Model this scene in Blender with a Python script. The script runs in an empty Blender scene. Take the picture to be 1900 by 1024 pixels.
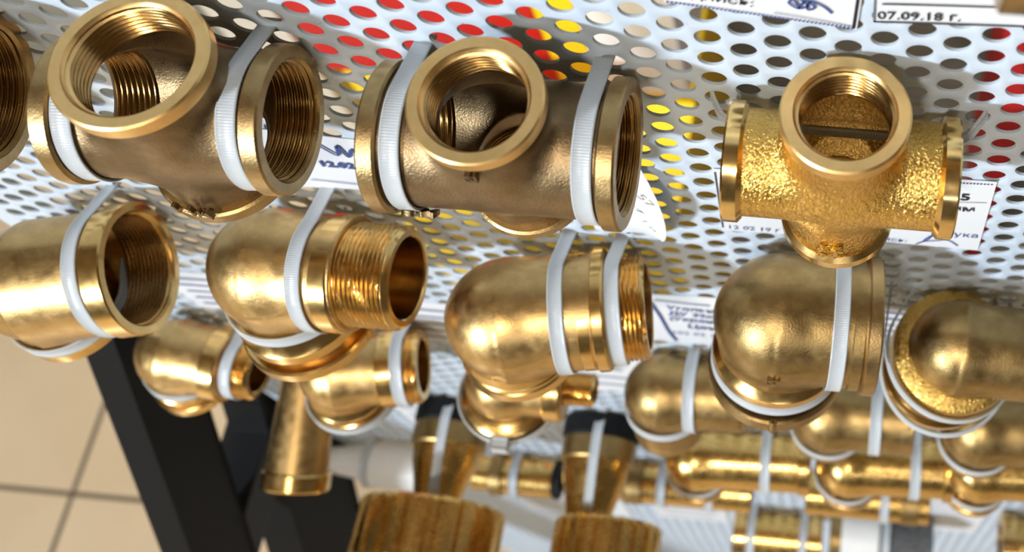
import bpy, math
import numpy as np
from mathutils import Matrix, Vector, Euler

SC = bpy.context.scene
COL = SC.collection
PI = math.pi
R_ = math.radians

# ------------------------------------------------------------------ materials
def new_mat(name):
    m = bpy.data.materials.new(name); m.use_nodes = True
    nt = m.node_tree; b = nt.nodes['Principled BSDF']
    return m, nt, b

def nd(nt, typ, **kw):
    n = nt.nodes.new(typ)
    for k, v in kw.items():
        setattr(n, k, v)
    return n

def ramp(nt, fac, stops):
    r = nd(nt, 'ShaderNodeValToRGB')
    el = r.color_ramp.elements
    while len(el) < len(stops): el.new(0.5)
    for e, (p, c) in zip(el, stops):
        e.position = p; e.color = (*c, 1)
    nt.links.new(fac, r.inputs[0])
    return r.outputs[0]

def brass(name, c1, c2, rough, r_var=.1, bump=0.0, bscale=900, stain=.5, aniso=False, metal=1.0):
    """two tones of the alloy in cloudy patches, casting grain as bump"""
    m, nt, b = new_mat(name)
    tc = nd(nt, 'ShaderNodeTexCoord')
    n1 = nd(nt, 'ShaderNodeTexNoise'); n1.inputs['Scale'].default_value = 45; n1.inputs['Detail'].default_value = 5
    n1.inputs['Roughness'].default_value = .65
    nt.links.new(tc.outputs['Object'], n1.inputs['Vector'])
    col = ramp(nt, n1.outputs[0], [(.5 - stain * .3, c2), (.5 + stain * .25, c1)])
    nt.links.new(col, b.inputs['Base Color'])
    b.inputs['Metallic'].default_value = metal
    n2 = nd(nt, 'ShaderNodeTexNoise'); n2.inputs['Scale'].default_value = 160; n2.inputs['Detail'].default_value = 4
    nt.links.new(tc.outputs['Object'], n2.inputs['Vector'])
    mr = nd(nt, 'ShaderNodeMapRange')
    mr.inputs[1].default_value = .3; mr.inputs[2].default_value = .7
    mr.inputs[3].default_value = rough - r_var; mr.inputs[4].default_value = rough + r_var
    nt.links.new(n2.outputs[0], mr.inputs[0]); nt.links.new(mr.outputs[0], b.inputs['Roughness'])
    if bump:
        n3 = nd(nt, 'ShaderNodeTexNoise'); n3.inputs['Scale'].default_value = bscale; n3.inputs['Detail'].default_value = 3
        if aniso:
            mp = nd(nt, 'ShaderNodeMapping'); mp.inputs['Scale'].default_value = (1, 1, .35)
            nt.links.new(tc.outputs['Object'], mp.inputs[0]); nt.links.new(mp.outputs[0], n3.inputs['Vector'])
            n3.inputs['Distortion'].default_value = .9
        else:
            nt.links.new(tc.outputs['Object'], n3.inputs['Vector'])
        bp = nd(nt, 'ShaderNodeBump'); bp.inputs['Strength'].default_value = 1; bp.inputs['Distance'].default_value = bump
        nt.links.new(n3.outputs[0], bp.inputs['Height']); nt.links.new(bp.outputs[0], b.inputs['Normal'])
    return m

CAST_OLD = brass('aged_cast_brass', (.29, .20, .105), (.17, .115, .058), .42, .07, .00016, 1100, .6)
CAST_SAT = brass('satin_cast_brass', (.72, .48, .20), (.47, .30, .115), .37, .07, .00007, 900, .7)
CAST_DRK = brass('dark_cast_brass', (.48, .33, .135), (.27, .18, .07), .39, .07, .00012, 1000, .7)
CAST_YEL = brass('yellow_grained_brass', (.84, .55, .155), (.76, .48, .12), .26, .03, .0009, 780, .5, aniso=True)
CAST_BRT = brass('bright_smooth_brass', (.78, .51, .175), (.68, .44, .14), .26, .06, .00005, 500, .5)
MACH = brass('machined_brass', (.84, .56, .215), (.68, .43, .15), .22, .05, .00001, 1500, .4)
MACH_YEL = brass('machined_yellow_brass', (.92, .66, .28), (.76, .50, .18), .17, .05, .00001, 1500, .4)
MACH_OLD = brass('tarnished_rim_brass', (.52, .36, .165), (.33, .22, .09), .36, .07, .00012, 1200, .6)
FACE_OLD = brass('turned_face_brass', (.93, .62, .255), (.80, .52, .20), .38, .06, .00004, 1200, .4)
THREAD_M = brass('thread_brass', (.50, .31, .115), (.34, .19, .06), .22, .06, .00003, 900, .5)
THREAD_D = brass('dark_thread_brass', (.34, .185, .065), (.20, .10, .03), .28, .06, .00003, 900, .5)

def plain(name, c, rough=.5, metal=0, **kw):
    m, nt, b = new_mat(name)
    tc = nd(nt, 'ShaderNodeTexCoord'); n = nd(nt, 'ShaderNodeTexNoise')
    n.inputs['Scale'].default_value = kw.pop('scale', 60); n.inputs['Detail'].default_value = 4
    nt.links.new(tc.outputs['Object'], n.inputs['Vector'])
    v = kw.pop('var', .06)
    c2 = tuple(max(0, x * (1 - v * 2)) for x in c)
    nt.links.new(ramp(nt, n.outputs[0], [(.35, c2), (.65, c)]), b.inputs['Base Color'])
    b.inputs['Roughness'].default_value = rough; b.inputs['Metallic'].default_value = metal
    for k, val in kw.items(): b.inputs[k.replace('_', ' ')].default_value = val
    return m

def panel_mat():
    m, nt, b = new_mat('white_powder_coat')
    tc = nd(nt, 'ShaderNodeTexCoord')
    n = nd(nt, 'ShaderNodeTexNoise'); n.inputs['Scale'].default_value = 14; n.inputs['Detail'].default_value = 6
    nt.links.new(tc.outputs['Object'], n.inputs['Vector'])
    c = ramp(nt, n.outputs[0], [(.3, (.58, .68, .80)), (.7, (.63, .735, .85))])
    # small scuffs and specks of dirt
    s = nd(nt, 'ShaderNodeTexNoise'); s.inputs['Scale'].default_value = 260; s.inputs['Detail'].default_value = 2
    nt.links.new(tc.outputs['Object'], s.inputs['Vector'])
    f = nd(nt, 'ShaderNodeMapRange'); f.inputs[1].default_value = .73; f.inputs[2].default_value = .78
    nt.links.new(s.outputs[0], f.inputs[0])
    mx = nd(nt, 'ShaderNodeMix', data_type='RGBA'); mx.inputs[7].default_value = (.34, .35, .36, 1)
    nt.links.new(f.outputs[0], mx.inputs[0]); nt.links.new(c, mx.inputs[6])
    nt.links.new(mx.outputs[2], b.inputs['Base Color'])
    b.inputs['Roughness'].default_value = .32
    bp = nd(nt, 'ShaderNodeBump'); bp.inputs['Distance'].default_value = .00006
    n4 = nd(nt, 'ShaderNodeTexNoise'); n4.inputs['Scale'].default_value = 700
    nt.links.new(tc.outputs['Object'], n4.inputs['Vector'])
    nt.links.new(n4.outputs[0], bp.inputs['Height']); nt.links.new(bp.outputs[0], b.inputs['Normal'])
    return m
PANEL = panel_mat()

def tie_mat():
    m, nt, b = new_mat('milky_nylon')
    b.inputs['Base Color'].default_value = (.60, .645, .68, 1)
    b.inputs['Roughness'].default_value = .28
    b.inputs['Subsurface Weight'].default_value = .35
    b.inputs['Subsurface Radius'].default_value = (.004, .004, .004)
    b.inputs['Transmission Weight'].default_value = .12
    tc = nd(nt, 'ShaderNodeTexCoord'); w = nd(nt, 'ShaderNodeTexWave')
    w.inputs['Scale'].default_value = 1.0
    # fine crosswise serration along the strap (UV runs along its length, in mm)
    w.bands_direction = 'X'
    nt.links.new(tc.outputs['UV'], w.inputs['Vector'])
    w.inputs['Scale'].default_value = .28
    bp = nd(nt, 'ShaderNodeBump'); bp.inputs['Distance'].default_value = .00012; bp.inputs['Strength'].default_value = .6
    nt.links.new(w.outputs['Fac'], bp.inputs['Height']); nt.links.new(bp.outputs[0], b.inputs['Normal'])
    return m
TIE = tie_mat()

PAPER = plain('label_paper', (.80, .83, .87), .55, scale=20, var=.02)
INK = plain('black_ink', (.02, .02, .03), .7)
INKB = plain('blue_pen_ink', (.05, .09, .30), .6)
BLACK = plain('black_paint', (.004, .004, .004), .55, Specular_IOR_Level=.15)
CHAR = plain('charcoal_paint', (.014, .015, .017), .5, Specular_IOR_Level=.25)
RUBBER = plain('black_rubber', (.006, .007, .008), .6, Specular_IOR_Level=.2)
WPLAST = plain('white_plastic', (.88, .88, .86), .35, var=.02)
GPLAST = plain('grey_textured_plastic', (.12, .12, .125), .7, scale=300, var=.3)
RED = plain('red_card', (.48, .006, .006), .55, scale=12, var=.04)
YEL = plain('yellow_card', (.90, .60, .01), .5, scale=12, var=.03)
WCARD = plain('white_card', (.85, .84, .82), .5, scale=12, var=.03)
GREYC = plain('grey_card', (.24, .22, .17), .7, scale=6, var=.2)
BEIGEC = plain('beige_card', (.62, .55, .45), .6, scale=6, var=.1)

def floor_mat():
    m, nt, b = new_mat('beige_floor_tiles')
    tc = nd(nt, 'ShaderNodeTexCoord')
    n = nd(nt, 'ShaderNodeTexNoise'); n.inputs['Scale'].default_value = 5; n.inputs['Detail'].default_value = 6
    nt.links.new(tc.outputs['Object'], n.inputs['Vector'])
    c = ramp(nt, n.outputs[0], [(.3, (.74, .55, .34)), (.7, (.82, .62, .40))])
    br = nd(nt, 'ShaderNodeTexBrick'); br.offset = 0; br.squash = 1
    br.inputs['Scale'].default_value = 1; br.inputs['Mortar Size'].default_value = .0045
    br.inputs['Brick Width'].default_value = .40; br.inputs['Row Height'].default_value = .40
    br.inputs['Mortar Smooth'].default_value = .1
    br.inputs['Mortar'].default_value = (.17, .125, .085, 1)
    nt.links.new(tc.outputs['Object'], br.inputs['Vector'])
    nt.links.new(c, br.inputs['Color1']); nt.links.new(c, br.inputs['Color2'])
    nt.links.new(br.outputs['Color'], b.inputs['Base Color'])
    b.inputs['Roughness'].default_value = .3
    return m
FLOORM = floor_mat()

# ------------------------------------------------------------------ object helpers
def mesh_obj(name, verts, faces, mat, parent=None, smooth=True, sharp=35, uv=None):
    me = bpy.data.meshes.new(name)
    verts = np.asarray(verts, dtype=np.float32)
    if isinstance(faces, np.ndarray):
        k = faces.shape[1]; nf = len(faces)
        me.vertices.add(len(verts)); me.vertices.foreach_set('co', verts.ravel())
        me.loops.add(nf * k); me.loops.foreach_set('vertex_index', faces.astype(np.int32).ravel())
        me.polygons.add(nf); me.polygons.foreach_set('loop_start', np.arange(0, nf * k, k, dtype=np.int32))
        me.update(calc_edges=True); me.validate()
    else:
        me.from_pydata([tuple(map(float, v)) for v in verts], [], faces)
    if uv is not None:
        l = me.uv_layers.new(name='UVMap')
        idx = np.empty(len(me.loops), dtype=np.int32); me.loops.foreach_get('vertex_index', idx)
        l.data.foreach_set('uv', np.asarray(uv, dtype=np.float32)[idx].ravel())
    if smooth:
        me.polygons.foreach_set('use_smooth', [True] * len(me.polygons))
        if sharp: me.set_sharp_from_angle(angle=R_(sharp))
    me.materials.append(mat)
    o = bpy.data.objects.new(name, me); COL.objects.link(o)
    if parent: o.parent = parent
    return o

def tag(o, label=None, cat=None, group=None, kind=None):
    if label: o['label'] = label
    if cat: o['category'] = cat
    if group: o['group'] = group
    if kind: o['kind'] = kind
    return o

def empty(name, M):
    o = bpy.data.objects.new(name, None); COL.objects.link(o)
    o.empty_display_size = .01; o.matrix_world = M
    return o

def arm_matrix(d):
    """rotation taking +Z to the arm direction d (fitting-local)"""
    return np.array(Vector((0, 0, 1)).rotation_difference(Vector(d)).to_matrix())

# ---- revolved profile; entries (s, r, thread_amplitude)
PITCH = .0023
def lathe(profile, d=(0, 0, 1), o=(0, 0, 0), n=96, closed=True, facets=None, pitch=PITCH):
    P = np.array([(p[0], p[1], p[2] if len(p) > 2 else 0) for p in profile])
    th = np.linspace(0, 2 * PI, n, endpoint=False)
    s = P[:, 0][:, None]; t = P[:, 2][:, None]
    ph = (s / pitch - th[None] / (2 * PI)) % 1.0
    saw = np.abs(ph * 2 - 1)
    saw = np.clip(saw * 1.25 - .125, 0, 1)
    r = P[:, 1][:, None] - t * saw
    if facets is not None:                      # hex / ribbed sections: mask per profile point
        kind, mask = facets
        if kind == 'hex':
            a = (th + PI / 6) % (PI / 3) - PI / 6
            f = np.cos(PI / 6) / np.cos(a) * 1.07
            f = np.minimum(f, 1.0)
        elif kind == 'rib':
            f = 1 - .07 * (np.cos(th * 20) > .1)
        r = r * np.where(np.array(mask)[:, None], f[None], 1)
    V = np.stack([r * np.cos(th)[None], r * np.sin(th)[None], np.broadcast_to(s, r.shape)], -1).reshape(-1, 3)
    M = arm_matrix(d)
    V = V @ M.T + np.array(o)
    m = len(P); i = np.arange(m if closed else m - 1); j = (i + 1) % m
    k = np.arange(n); k2 = (k + 1) % n
    F = np.stack([i[:, None] * n + k[None], i[:, None] * n + k2[None], j[:, None] * n + k2[None], j[:, None] * n + k[None]], -1).reshape(-1, 4)
    return V, F

def thr(s0, s1, r, amp, fade=.002):
    """profile samples of a threaded stretch from s0 to s1"""
    k = max(8, int(abs(s1 - s0) / PITCH * 8))
    out = []
    for q in np.linspace(s0, s1, k):
        e = min(abs(q - s0), abs(q - s1)); out.append((q, r, amp * min(1, e / fade + .05)))
    return out

# ---- cast bodies: smooth union of tubes, meshed by surface nets
def smin(a, b, k):
    h = np.clip(.5 + .5 * (b - a) / k, 0, 1)
    return b + (a - b) * h - k * h * (1 - h)

def surface_nets(V, lo, h):
    S = V < 0
    nx, ny, nz = V.shape
    cs = np.zeros((nx - 1, ny - 1, nz - 1), int)
    for a in (0, 1):
        for b in (0, 1):
            for c in (0, 1):
                cs += S[a:nx - 1 + a, b:ny - 1 + b, c:nz - 1 + c]
    act = (cs > 0) & (cs < 8)
    idx = -np.ones(act.shape, int); cells = np.argwhere(act); idx[act] = np.arange(len(cells))
    acc = np.zeros((len(cells), 3)); cnt = np.zeros(len(cells))
    cor = [(a, b, c) for a in (0, 1) for b in (0, 1) for c in (0, 1)]
    ci, cj, ck = cells.T
    val = {c: V[ci + c[0], cj + c[1], ck + c[2]] for c in cor}
    for ax in range(3):
        for c in cor:
            if c[ax] == 0:
                e = list(c); e[ax] = 1; e = tuple(e)
                v0, v1 = val[c], val[e]; m = (v0 < 0) != (v1 < 0)
                t = np.where(m, v0 / np.where(m, v0 - v1, 1), 0)
                p = np.array(c, float)[None].repeat(len(cells), 0); p[:, ax] = t
                acc += p * m[:, None]; cnt += m
    verts = (cells + acc / cnt[:, None]) * h + lo
    quads = []
    for ax in range(3):
        b, c = (ax + 1) % 3, (ax + 2) % 3
        sl0 = [slice(None)] * 3; sl1 = [slice(None)] * 3
        sl0[ax] = slice(0, -1); sl1[ax] = slice(1, None)
        A, Bq = S[tuple(sl0)], S[tuple(sl1)]
        for flip in (0, 1):
            E = np.argwhere((A & ~Bq) if not flip else (~A & Bq))
            E = E[(E[:, b] > 0) & (E[:, c] > 0) & (E[:, b] < V.shape[b] - 1) & (E[:, c] < V.shape[c] - 1)]
            if not len(E): continue
            def g(db, dc):
                q = E.copy(); q[:, b] -= db; q[:, c] -= dc
                return idx[q[:, 0], q[:, 1], q[:, 2]]
            f = np.stack([g(1, 1), g(0, 1), g(0, 0), g(1, 0)], 1)
            if flip: f = f[:, ::-1]
            quads.append(f)
    return verts, np.concatenate(quads)

def cast_body(arms, ball, h, k_out=.008):
    """arms: list of (dir, length, outer_r, bore_r).  ball: outer radius at the joint or 0."""
    ext = np.zeros((2, 3))
    for d, L, ro, rb in arms:
        d = np.array(d, float)
        q = d * L
        side = ro * np.sqrt(np.maximum(0, 1 - d ** 2))
        ext[0] = np.minimum(ext[0], q - side); ext[1] = np.maximum(ext[1], q + side)
        ext[0] = np.minimum(ext[0], -side); ext[1] = np.maximum(ext[1], side)
    if ball: ext[0] = np.minimum(ext[0], -ball); ext[1] = np.maximum(ext[1], ball)
    lo = ext[0] - 3 * h; n = np.ceil((ext[1] + 3 * h - lo) / h).astype(int) + 1
    X, Y, Z = np.meshgrid(*[lo[i] + h * np.arange(n[i]) for i in range(3)], indexing='ij')
    out = cav = None
    arms = [(d, L, ro, min(rb, ro - 2.4 * h)) for d, L, ro, rb in arms]
    if not ball: arms = [a for a in arms if sum(a[0]) > 0]       # a cross: each tube runs straight through
    for d, L, ro, rb in arms:
        t = X * d[0] + Y * d[1] + Z * d[2]
        rad = np.sqrt(np.maximum(0, X * X + Y * Y + Z * Z - t * t))
        # the casting is made in two halves: each half bulges a little less, leaving a parting line in the arms' plane
        dd = .055 * ro
        rad2 = np.sqrt(np.maximum(0, rad * rad + 2 * np.abs(Y) * dd + dd * dd)) - dd * .85
        if ball:
            o = np.maximum(np.maximum(rad2 - ro, t - L), -t); c = np.maximum(rad - rb, -t)
        else:
            o = np.maximum(rad2 - ro, np.abs(t) - L); c = rad - rb
        out = o if out is None else smin(out, o, k_out)
        cav = c if cav is None else smin(cav, c, .0008)
    if ball:
        rr = np.sqrt(X * X + Y * Y + Z * Z)
        dd = .055 * ball
        out = smin(out, np.sqrt(rr * rr + 2 * np.abs(Y) * dd + dd * dd) - dd * .85 - ball, .003)
        cav = smin(cav, rr - min(a[3] for a in arms), .003)
    V = np.maximum(out, -cav)
    return surface_nets(V, lo, h)

# ---- cable ties ---------------------------------------------------------------
def strap(name, path, wdir, label, width=.0075, thick=.0013, head=None, group=None):
    """flat nylon band following path (world points), its width along wdir"""
    P = np.array(path, float)
    seg = np.linalg.norm(np.diff(P, axis=0), axis=1); s = np.concatenate([[0], np.cumsum(seg)])
    n = max(24, int(s[-1] / .0016)); q = np.linspace(0, s[-1], n)
    P = np.stack([np.interp(q, s, P[:, i]) for i in range(3)], 1)
    for _ in range(3):
        P[1:-1] = (P[:-2] + 2 * P[1:-1] + P[2:]) / 4
    T = np.gradient(P, axis=0); T /= np.linalg.norm(T, axis=1)[:, None]
    W = np.array(wdir, float)
    W = W[None].repeat(n, 0) if W.ndim == 1 else W
    W = W - (W * T).sum(1)[:, None] * T; W /= np.linalg.norm(W, axis=1)[:, None]
    N = np.cross(T, W)
    a, b = width / 2, thick / 2
    prof = [(-a, -b * .6), (-a * .93, -b), (a * .93, -b), (a, -b * .6), (a, b * .6), (a * .86, b), (a * .80, b * .75), (-a * .80, b * .75), (-a * .86, b), (-a, b * .6)]
    if (N[n // 2] @ (P[n // 2] - P.mean(0))) < 0: prof = [(x, -y) for x, y in prof][::-1]
    m = len(prof)
    V = np.concatenate([(P + W * x + N * y)[:, None] for x, y in prof], 1).reshape(-1, 3)
    UV = np.stack([np.repeat(q * 1000, m), np.tile(np.arange(m), n)], 1)
    F = []
    for i in range(n - 1):
        for j in range(m):
            F.append((i * m + j, i * m + (j + 1) % m, (i + 1) * m + (j + 1) % m, (i + 1) * m + j))
    F.append(tuple(range(m))[::-1]); F.append(tuple((n - 1) * m + j for j in range(m)))
    o = mesh_obj(name, V, F, TIE, uv=UV, sharp=50)
    tag(o, label, 'cable tie', group)
    if head is not None:
        i = int(head * (n - 1)); c = P[i] + N[i] * .002 * (1 if (N[i] @ (P[i] - P.mean(0))) > 0 else -1)
        block('lock_head', c, T[i] * .0055, W[i] * .006, N[i] * .0036, TIE, o)
    return o

def block(name, c, ex, ey, ez, mat, parent=None, bev=.12):
    """bevelled block from half-extent vectors"""
    c, ex, ey, ez = [np.array(v, float) for v in (c, ex, ey, ez)]
    k = 1 - bev; V = []; F = []
    B = bpy.data.meshes.new(name)
    import bmesh
    bm = bmesh.new(); bmesh.ops.create_cube(bm, size=2)
    for v in bm.verts:
        p = c + ex * v.co.x + ey * v.co.y + ez * v.co.z; v.co = p
    w = min(np.linalg.norm(ex), np.linalg.norm(ey), np.linalg.norm(ez)) * bev * 2
    bmesh.ops.bevel(bm, geom=bm.edges[:] , offset=w, segments=2, affect='EDGES', profile=.6)
    bmesh.ops.recalc_face_normals(bm, faces=bm.faces)
    bm.to_mesh(B); bm.free(); B.materials.append(mat)
    o = bpy.data.objects.new(name, B); COL.objects.link(o)
    if parent: o.parent = parent
    return o

def tie_round(M, axis, s, r, label, spread=.58, yback=.005, side=0., head=None, group=None, tilt=0., width=.0075):
    """loop round the arm of a fitting (matrix M) and back through the panel.
    axis 'X': arm along local x;  'Z': arm along local z (s signed)."""
    Mi = M.inverted()
    r = r + .0008
    yb = None
    pts = []
    A = np.linspace(R_(112), -R_(112), 41)
    for a in A:
        u, y = (r + .0013) * math.sin(a), -r * math.cos(a)
        sh = s + tilt * math.sin(a)
        pts.append(Vector((sh, y, u)) if axis == 'X' else Vector((u, y, sh)))
    W = [M @ p for p in pts]
    cw = M @ (Vector((s, 0, 0)) if axis == 'X' else Vector((0, 0, s)))
    def end(u):
        q = M @ (Vector((s + tilt * (1 if u > 0 else -1), 0, u)) if axis == 'X' else Vector((u, 0, s)))
        q.y = yback
        return q
    path = [end(r * spread)] + W + [end(-r * spread)]
    wd = M.to_3x3() @ (Vector((1, 0, 0)) if axis == 'X' else Vector((0, 0, 1)))
    return strap('cable_tie', [tuple(p) for p in path], tuple(wd), label, head=head, group=group, width=width)

def text_mesh(body, size, mat, M, name='printed_text', parent=None, extrude=0., bold=False, offset=0.):
    cu = bpy.data.curves.new(name, 'FONT'); cu.body = body; cu.size = size
    cu.extrude = extrude; cu.align_x = 'LEFT'; cu.offset = offset
    cu.resolution_u = 2
    t = bpy.data.objects.new(name, cu); COL.objects.link(t)
    bpy.context.view_layer.update()
    me = bpy.data.meshes.new_from_object(t.evaluated_get(bpy.context.evaluated_depsgraph_get()))
    bpy.data.objects.remove(t)
    me.transform(M); me.materials.clear(); me.materials.append(mat)
    o = bpy.data.objects.new(name, me); COL.objects.link(o)
    if parent: o.parent = parent
    return o

# ------------------------------------------------------------------ fittings
def female_rim(L, R, rin, w, depth, body_r, chin=.0012, shoulder=None):
    """outer ring, flat turned face, threaded socket"""
    amp = .0013
    p = [(L - w, body_r - .0015), (L - w, R - .0012) if shoulder is None else (L - w, R - shoulder),
         (L - w + (.0008 if shoulder is None else shoulder * .8), R), (L - .0008, R), (L, R - .0008),
         (L, rin + chin), (L - .0007, rin + chin * .7), (L - chin * 1.2, rin + .0002)]
    p += thr(L - chin * 1.2 - .0003, L - depth, rin + .0004, -amp * 0 + amp, .0012)
    p += [(L - depth - .0004, rin + .0012), (L - w - .002 if L - w - .002 < L - depth - .0004 else L - depth - .0004, rin + .0014)]
    return p

def male_end(s0, L, R, rin, inner_to):
    p = [(s0, rin + .001), (s0, R - .0014)]
    p += thr(s0 + .0006, L - .0022, R, .0014, .0012)
    p += [(L - .0016, R - .0009), (L, R - .0022), (L, rin + .0007), (L - .0007, rin), (inner_to, rin)]
    return p

CAMP = Vector((0.07688480863860478, -0.2315798824496154, 0.36975914757357387))
PULL = {}
def fitting(name, label, cat, c, rot, arms, ball, h, body_mat, marks=(), group=None, k_out=.008):
    """arms: dicts d, L, rb (casting radius), end (casting length), bore, parts=[(part name, profile, material, facets)]"""
    k = PULL.get(tuple(c), 1.0)                     # a size a little smaller and nearer, clear of the panel
    c = tuple(CAMP + (Vector(c) - CAMP) * k)
    M = Matrix.Translation(Vector(c)) @ Euler([R_(a) for a in rot]).to_matrix().to_4x4() @ Matrix.Scale(k, 4)
    root = tag(empty(name, M), label, cat, group)
    V, F = cast_body([(a['d'], a['end'], a['rb'], a['bore']) for a in arms], ball, h, k_out)
    mesh_obj('body', V, F, body_mat, root, sharp=None)
    for a in arms:
        for part in a['parts']:
            nm, prof, mat = part[:3]
            fc = part[3] if len(part) > 3 else None
            n = part[4] if len(part) > 4 else 96
            V, F = lathe(prof, a['d'], n=n, facets=fc)
            mesh_obj(nm, V, F, mat, root, sharp=30)
    for (txt, size, mm, mat) in marks:
        text_mesh(txt, size, mat, mm, 'raised_mark', root, extrude=.0011, offset=.0003)
    return root, M

def frame(pos, xdir, ndir):
    """matrix whose local x is reading direction and z the outward normal"""
    z = Vector(ndir).normalized(); x = Vector(xdir); x = (x - z * x.dot(z)).normalized(); y = z.cross(x)
    m = Matrix((x, y, z)).transposed().to_4x4(); m.translation = Vector(pos)
    return m

def cross(label, c, rot, Rh, Rv, Lh, Lv, dr, w, ratio, bmat, rmat, tmat, fmat=None, h=.0009, marks=(), shoulder=None):
    arms = []
    for d in ((1, 0, 0), (-1, 0, 0), (0, 0, 1), (0, 0, -1)):
        R, L = (Rh, Lh) if d[0] else (Rv, Lv)
        rin = R * ratio
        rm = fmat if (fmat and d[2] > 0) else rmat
        arms.append(dict(d=d, L=L, rb=R - dr, end=L - .0015, bore=rin + .0016,
                         parts=[('rim', female_rim(L, R, rin, w, .0185, R - dr, shoulder=shoulder), rm, None, 120)]))
    # threads get their own darker tone: give each socket a sleeve
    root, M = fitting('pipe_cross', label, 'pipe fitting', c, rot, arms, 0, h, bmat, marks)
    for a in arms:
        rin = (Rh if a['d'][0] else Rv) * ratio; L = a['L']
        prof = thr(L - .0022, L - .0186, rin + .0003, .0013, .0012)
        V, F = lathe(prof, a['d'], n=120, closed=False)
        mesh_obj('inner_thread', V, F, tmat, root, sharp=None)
    return root, M

X, NX, Z, NZ, NY = (1, 0, 0), (-1, 0, 0), (0, 0, 1), (0, 0, -1), (0, -1, 0)

PULL.update({(-.3833, -.0354, -.2586): .938, (-.1132, -.0344, -.2544): .958, (-.2674, -.0320, -.4122): .975})
# --- top row: crosses
c1, M1 = cross('large dull brass pipe cross at the upper left with a wide open upper mouth',
               (-.1913, -.0317, -.0393), (1.3, 1.2, 1.6), .0297, .0285, .0428, .0434, .0030, .0075, .79,
               CAST_OLD, MACH_OLD, THREAD_M, FACE_OLD,
               marks=[('1 1/4', .0085, frame((-.012, -.0265, -.0345), (1, 0, 0), (-.15, -1, .0)), CAST_OLD)])
c2, M2 = cross('dull brass pipe cross in the middle of the top row, with narrower upper mouth',
               (-.0645, -.0320, -.0445), (6.9, 1.1, .3), .0300, .0246, .0478, .0471, .0034, .0072, .765,
               CAST_OLD, MACH_OLD, THREAD_M, FACE_OLD,
               marks=[('SI', .0068, frame((-.0045, -.0228, .0255), (1, 0, 0), (0, -1, .1)), CAST_OLD),
                      ('M', .0085, frame((-.0320, -.0250, -.0140), (1, 0, 0), (0, -.9, -.55)), CAST_OLD),
                      ('C', .0085, frame((-.0400, -.0250, -.0140), (1, 0, 0), (0, -.9, -.55)), CAST_OLD)])
c3, M3 = cross('bright yellow grainy brass pipe cross with polished rims at the upper right',
               (.0647, -.0261, -.0557), (1.0, 1.6, .4), .0241, .0238, .0448, .0479, .0026, .0078, .745,
               CAST_YEL, MACH_YEL, THREAD_M, FACE_OLD, shoulder=.0022,
               marks=[('ST', .0105, frame((-.0075, -.0222, -.0365), (1, 0, 0), (0, -1, 0)), CAST_YEL)])
c0, M0 = cross('dark brass pipe cross cut off by the left edge of the picture',
               (-.3185, -.0345, -.0323), (0, 6, 6), .0325, .0285, .0500, .0440, .0034, .0085, .80,
               CAST_DRK, MACH_OLD, THREAD_D, None, h=.0011)
c4, M4 = cross('brass pipe cross at the upper right corner, only its lower rim in the picture',
               (.1570, -.0285, .1110), (0, 0, 0), .0260, .0240, .0500, .0470, .0026, .0200, .745,
               CAST_OLD, MACH_OLD, THREAD_D, None, h=.0014)

tie_round(M1, 'X', .0428 - .0120, .0267, 'white cable tie round the right arm of the large upper left cross')
tie_round(M1, 'X', -.0428 + .0120, .0267, 'white cable tie round the left arm of the large upper left cross')
tie_round(M2, 'X', .0478 - .0122, .0268, 'white cable tie round the right arm of the middle cross')
tie_round(M2, 'X', -.0478 + .0125, .0268, 'white cable tie round the left arm of the middle cross')
# tie threaded through the bore of the yellow cross and back into the panel on both sides
P3 = [(.0647 - .0545, .005, -.0480), (.0647 - .0535, -.001, -.0510), (.0647 - .0490, -.0080, -.0550), (.0647 - .040, -.0094, -.0562), (.0647, -.0094, -.0566),
      (.0647 + .040, -.0094, -.0572), (.0647 + .0490, -.0080, -.0560), (.0647 + .0550, -.001, -.0500), (.0647 + .0565, .005, -.0470)]
strap('cable_tie', P3, (0, .35, 1), 'white cable tie threaded through the bore of the yellow grainy cross', width=.0048)

# --- elbows: +x arm and down arm
def female_arm(d, L, R, rb, w, ratio, mats, depth=.02, extra=()):
    rin = R * ratio
    parts = [('rim', female_rim(L, R, rin, w, depth, rb), mats[0], None, 96)]
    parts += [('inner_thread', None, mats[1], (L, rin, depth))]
    return dict(d=d, L=L, rb=rb, end=L - .0015, bore=rin + .0016, parts=parts + list(extra))

def male_arm(d, s0, L, R, rb, bore, mats, extra=()):
    return dict(d=d, L=L, rb=rb, end=s0 + .001, bore=bore + .0012,
                parts=[('male_thread', male_end(s0, L, R, bore, s0 - .004), mats[1], None, 120)] + list(extra))

def ring(s0, s1, R, rin, ch=.0008):
    return [(s0, rin), (s0, R - ch), (s0 + ch, R), (s1 - ch, R), (s1, R - ch), (s1, rin)]

def shelf(s0, s1, s2, R0, R1):
    """flared shoulder: casting radius R0 at s0 opens to R1 at s1 and runs to s2"""
    return [(s0, R0 - .002), (s0, R0), (s1, R1 - .0008), (s1 + .0008, R1), (s2 - .0006, R1), (s2, R1 - .0006), (s2, R0 - .002)]

def elbow(label, c, rot, arms, ball, bmat, h=.0012, marks=(), name='pipe_elbow', group=None):
    fixed = []
    for a in arms:
        sl = [p for p in a['parts'] if p[0] == 'inner_thread' and p[1] is None]
        a['parts'] = [p for p in a['parts'] if not (p[0] == 'inner_thread' and p[1] is None)]
        fixed.append(sl)
    root, M = fitting(name, label, 'pipe fitting', c, rot, arms, ball, h, bmat, marks, group)
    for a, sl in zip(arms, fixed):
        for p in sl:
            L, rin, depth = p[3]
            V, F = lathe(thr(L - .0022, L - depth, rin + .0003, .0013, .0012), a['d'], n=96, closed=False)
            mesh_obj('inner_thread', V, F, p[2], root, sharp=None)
    return root, M

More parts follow.
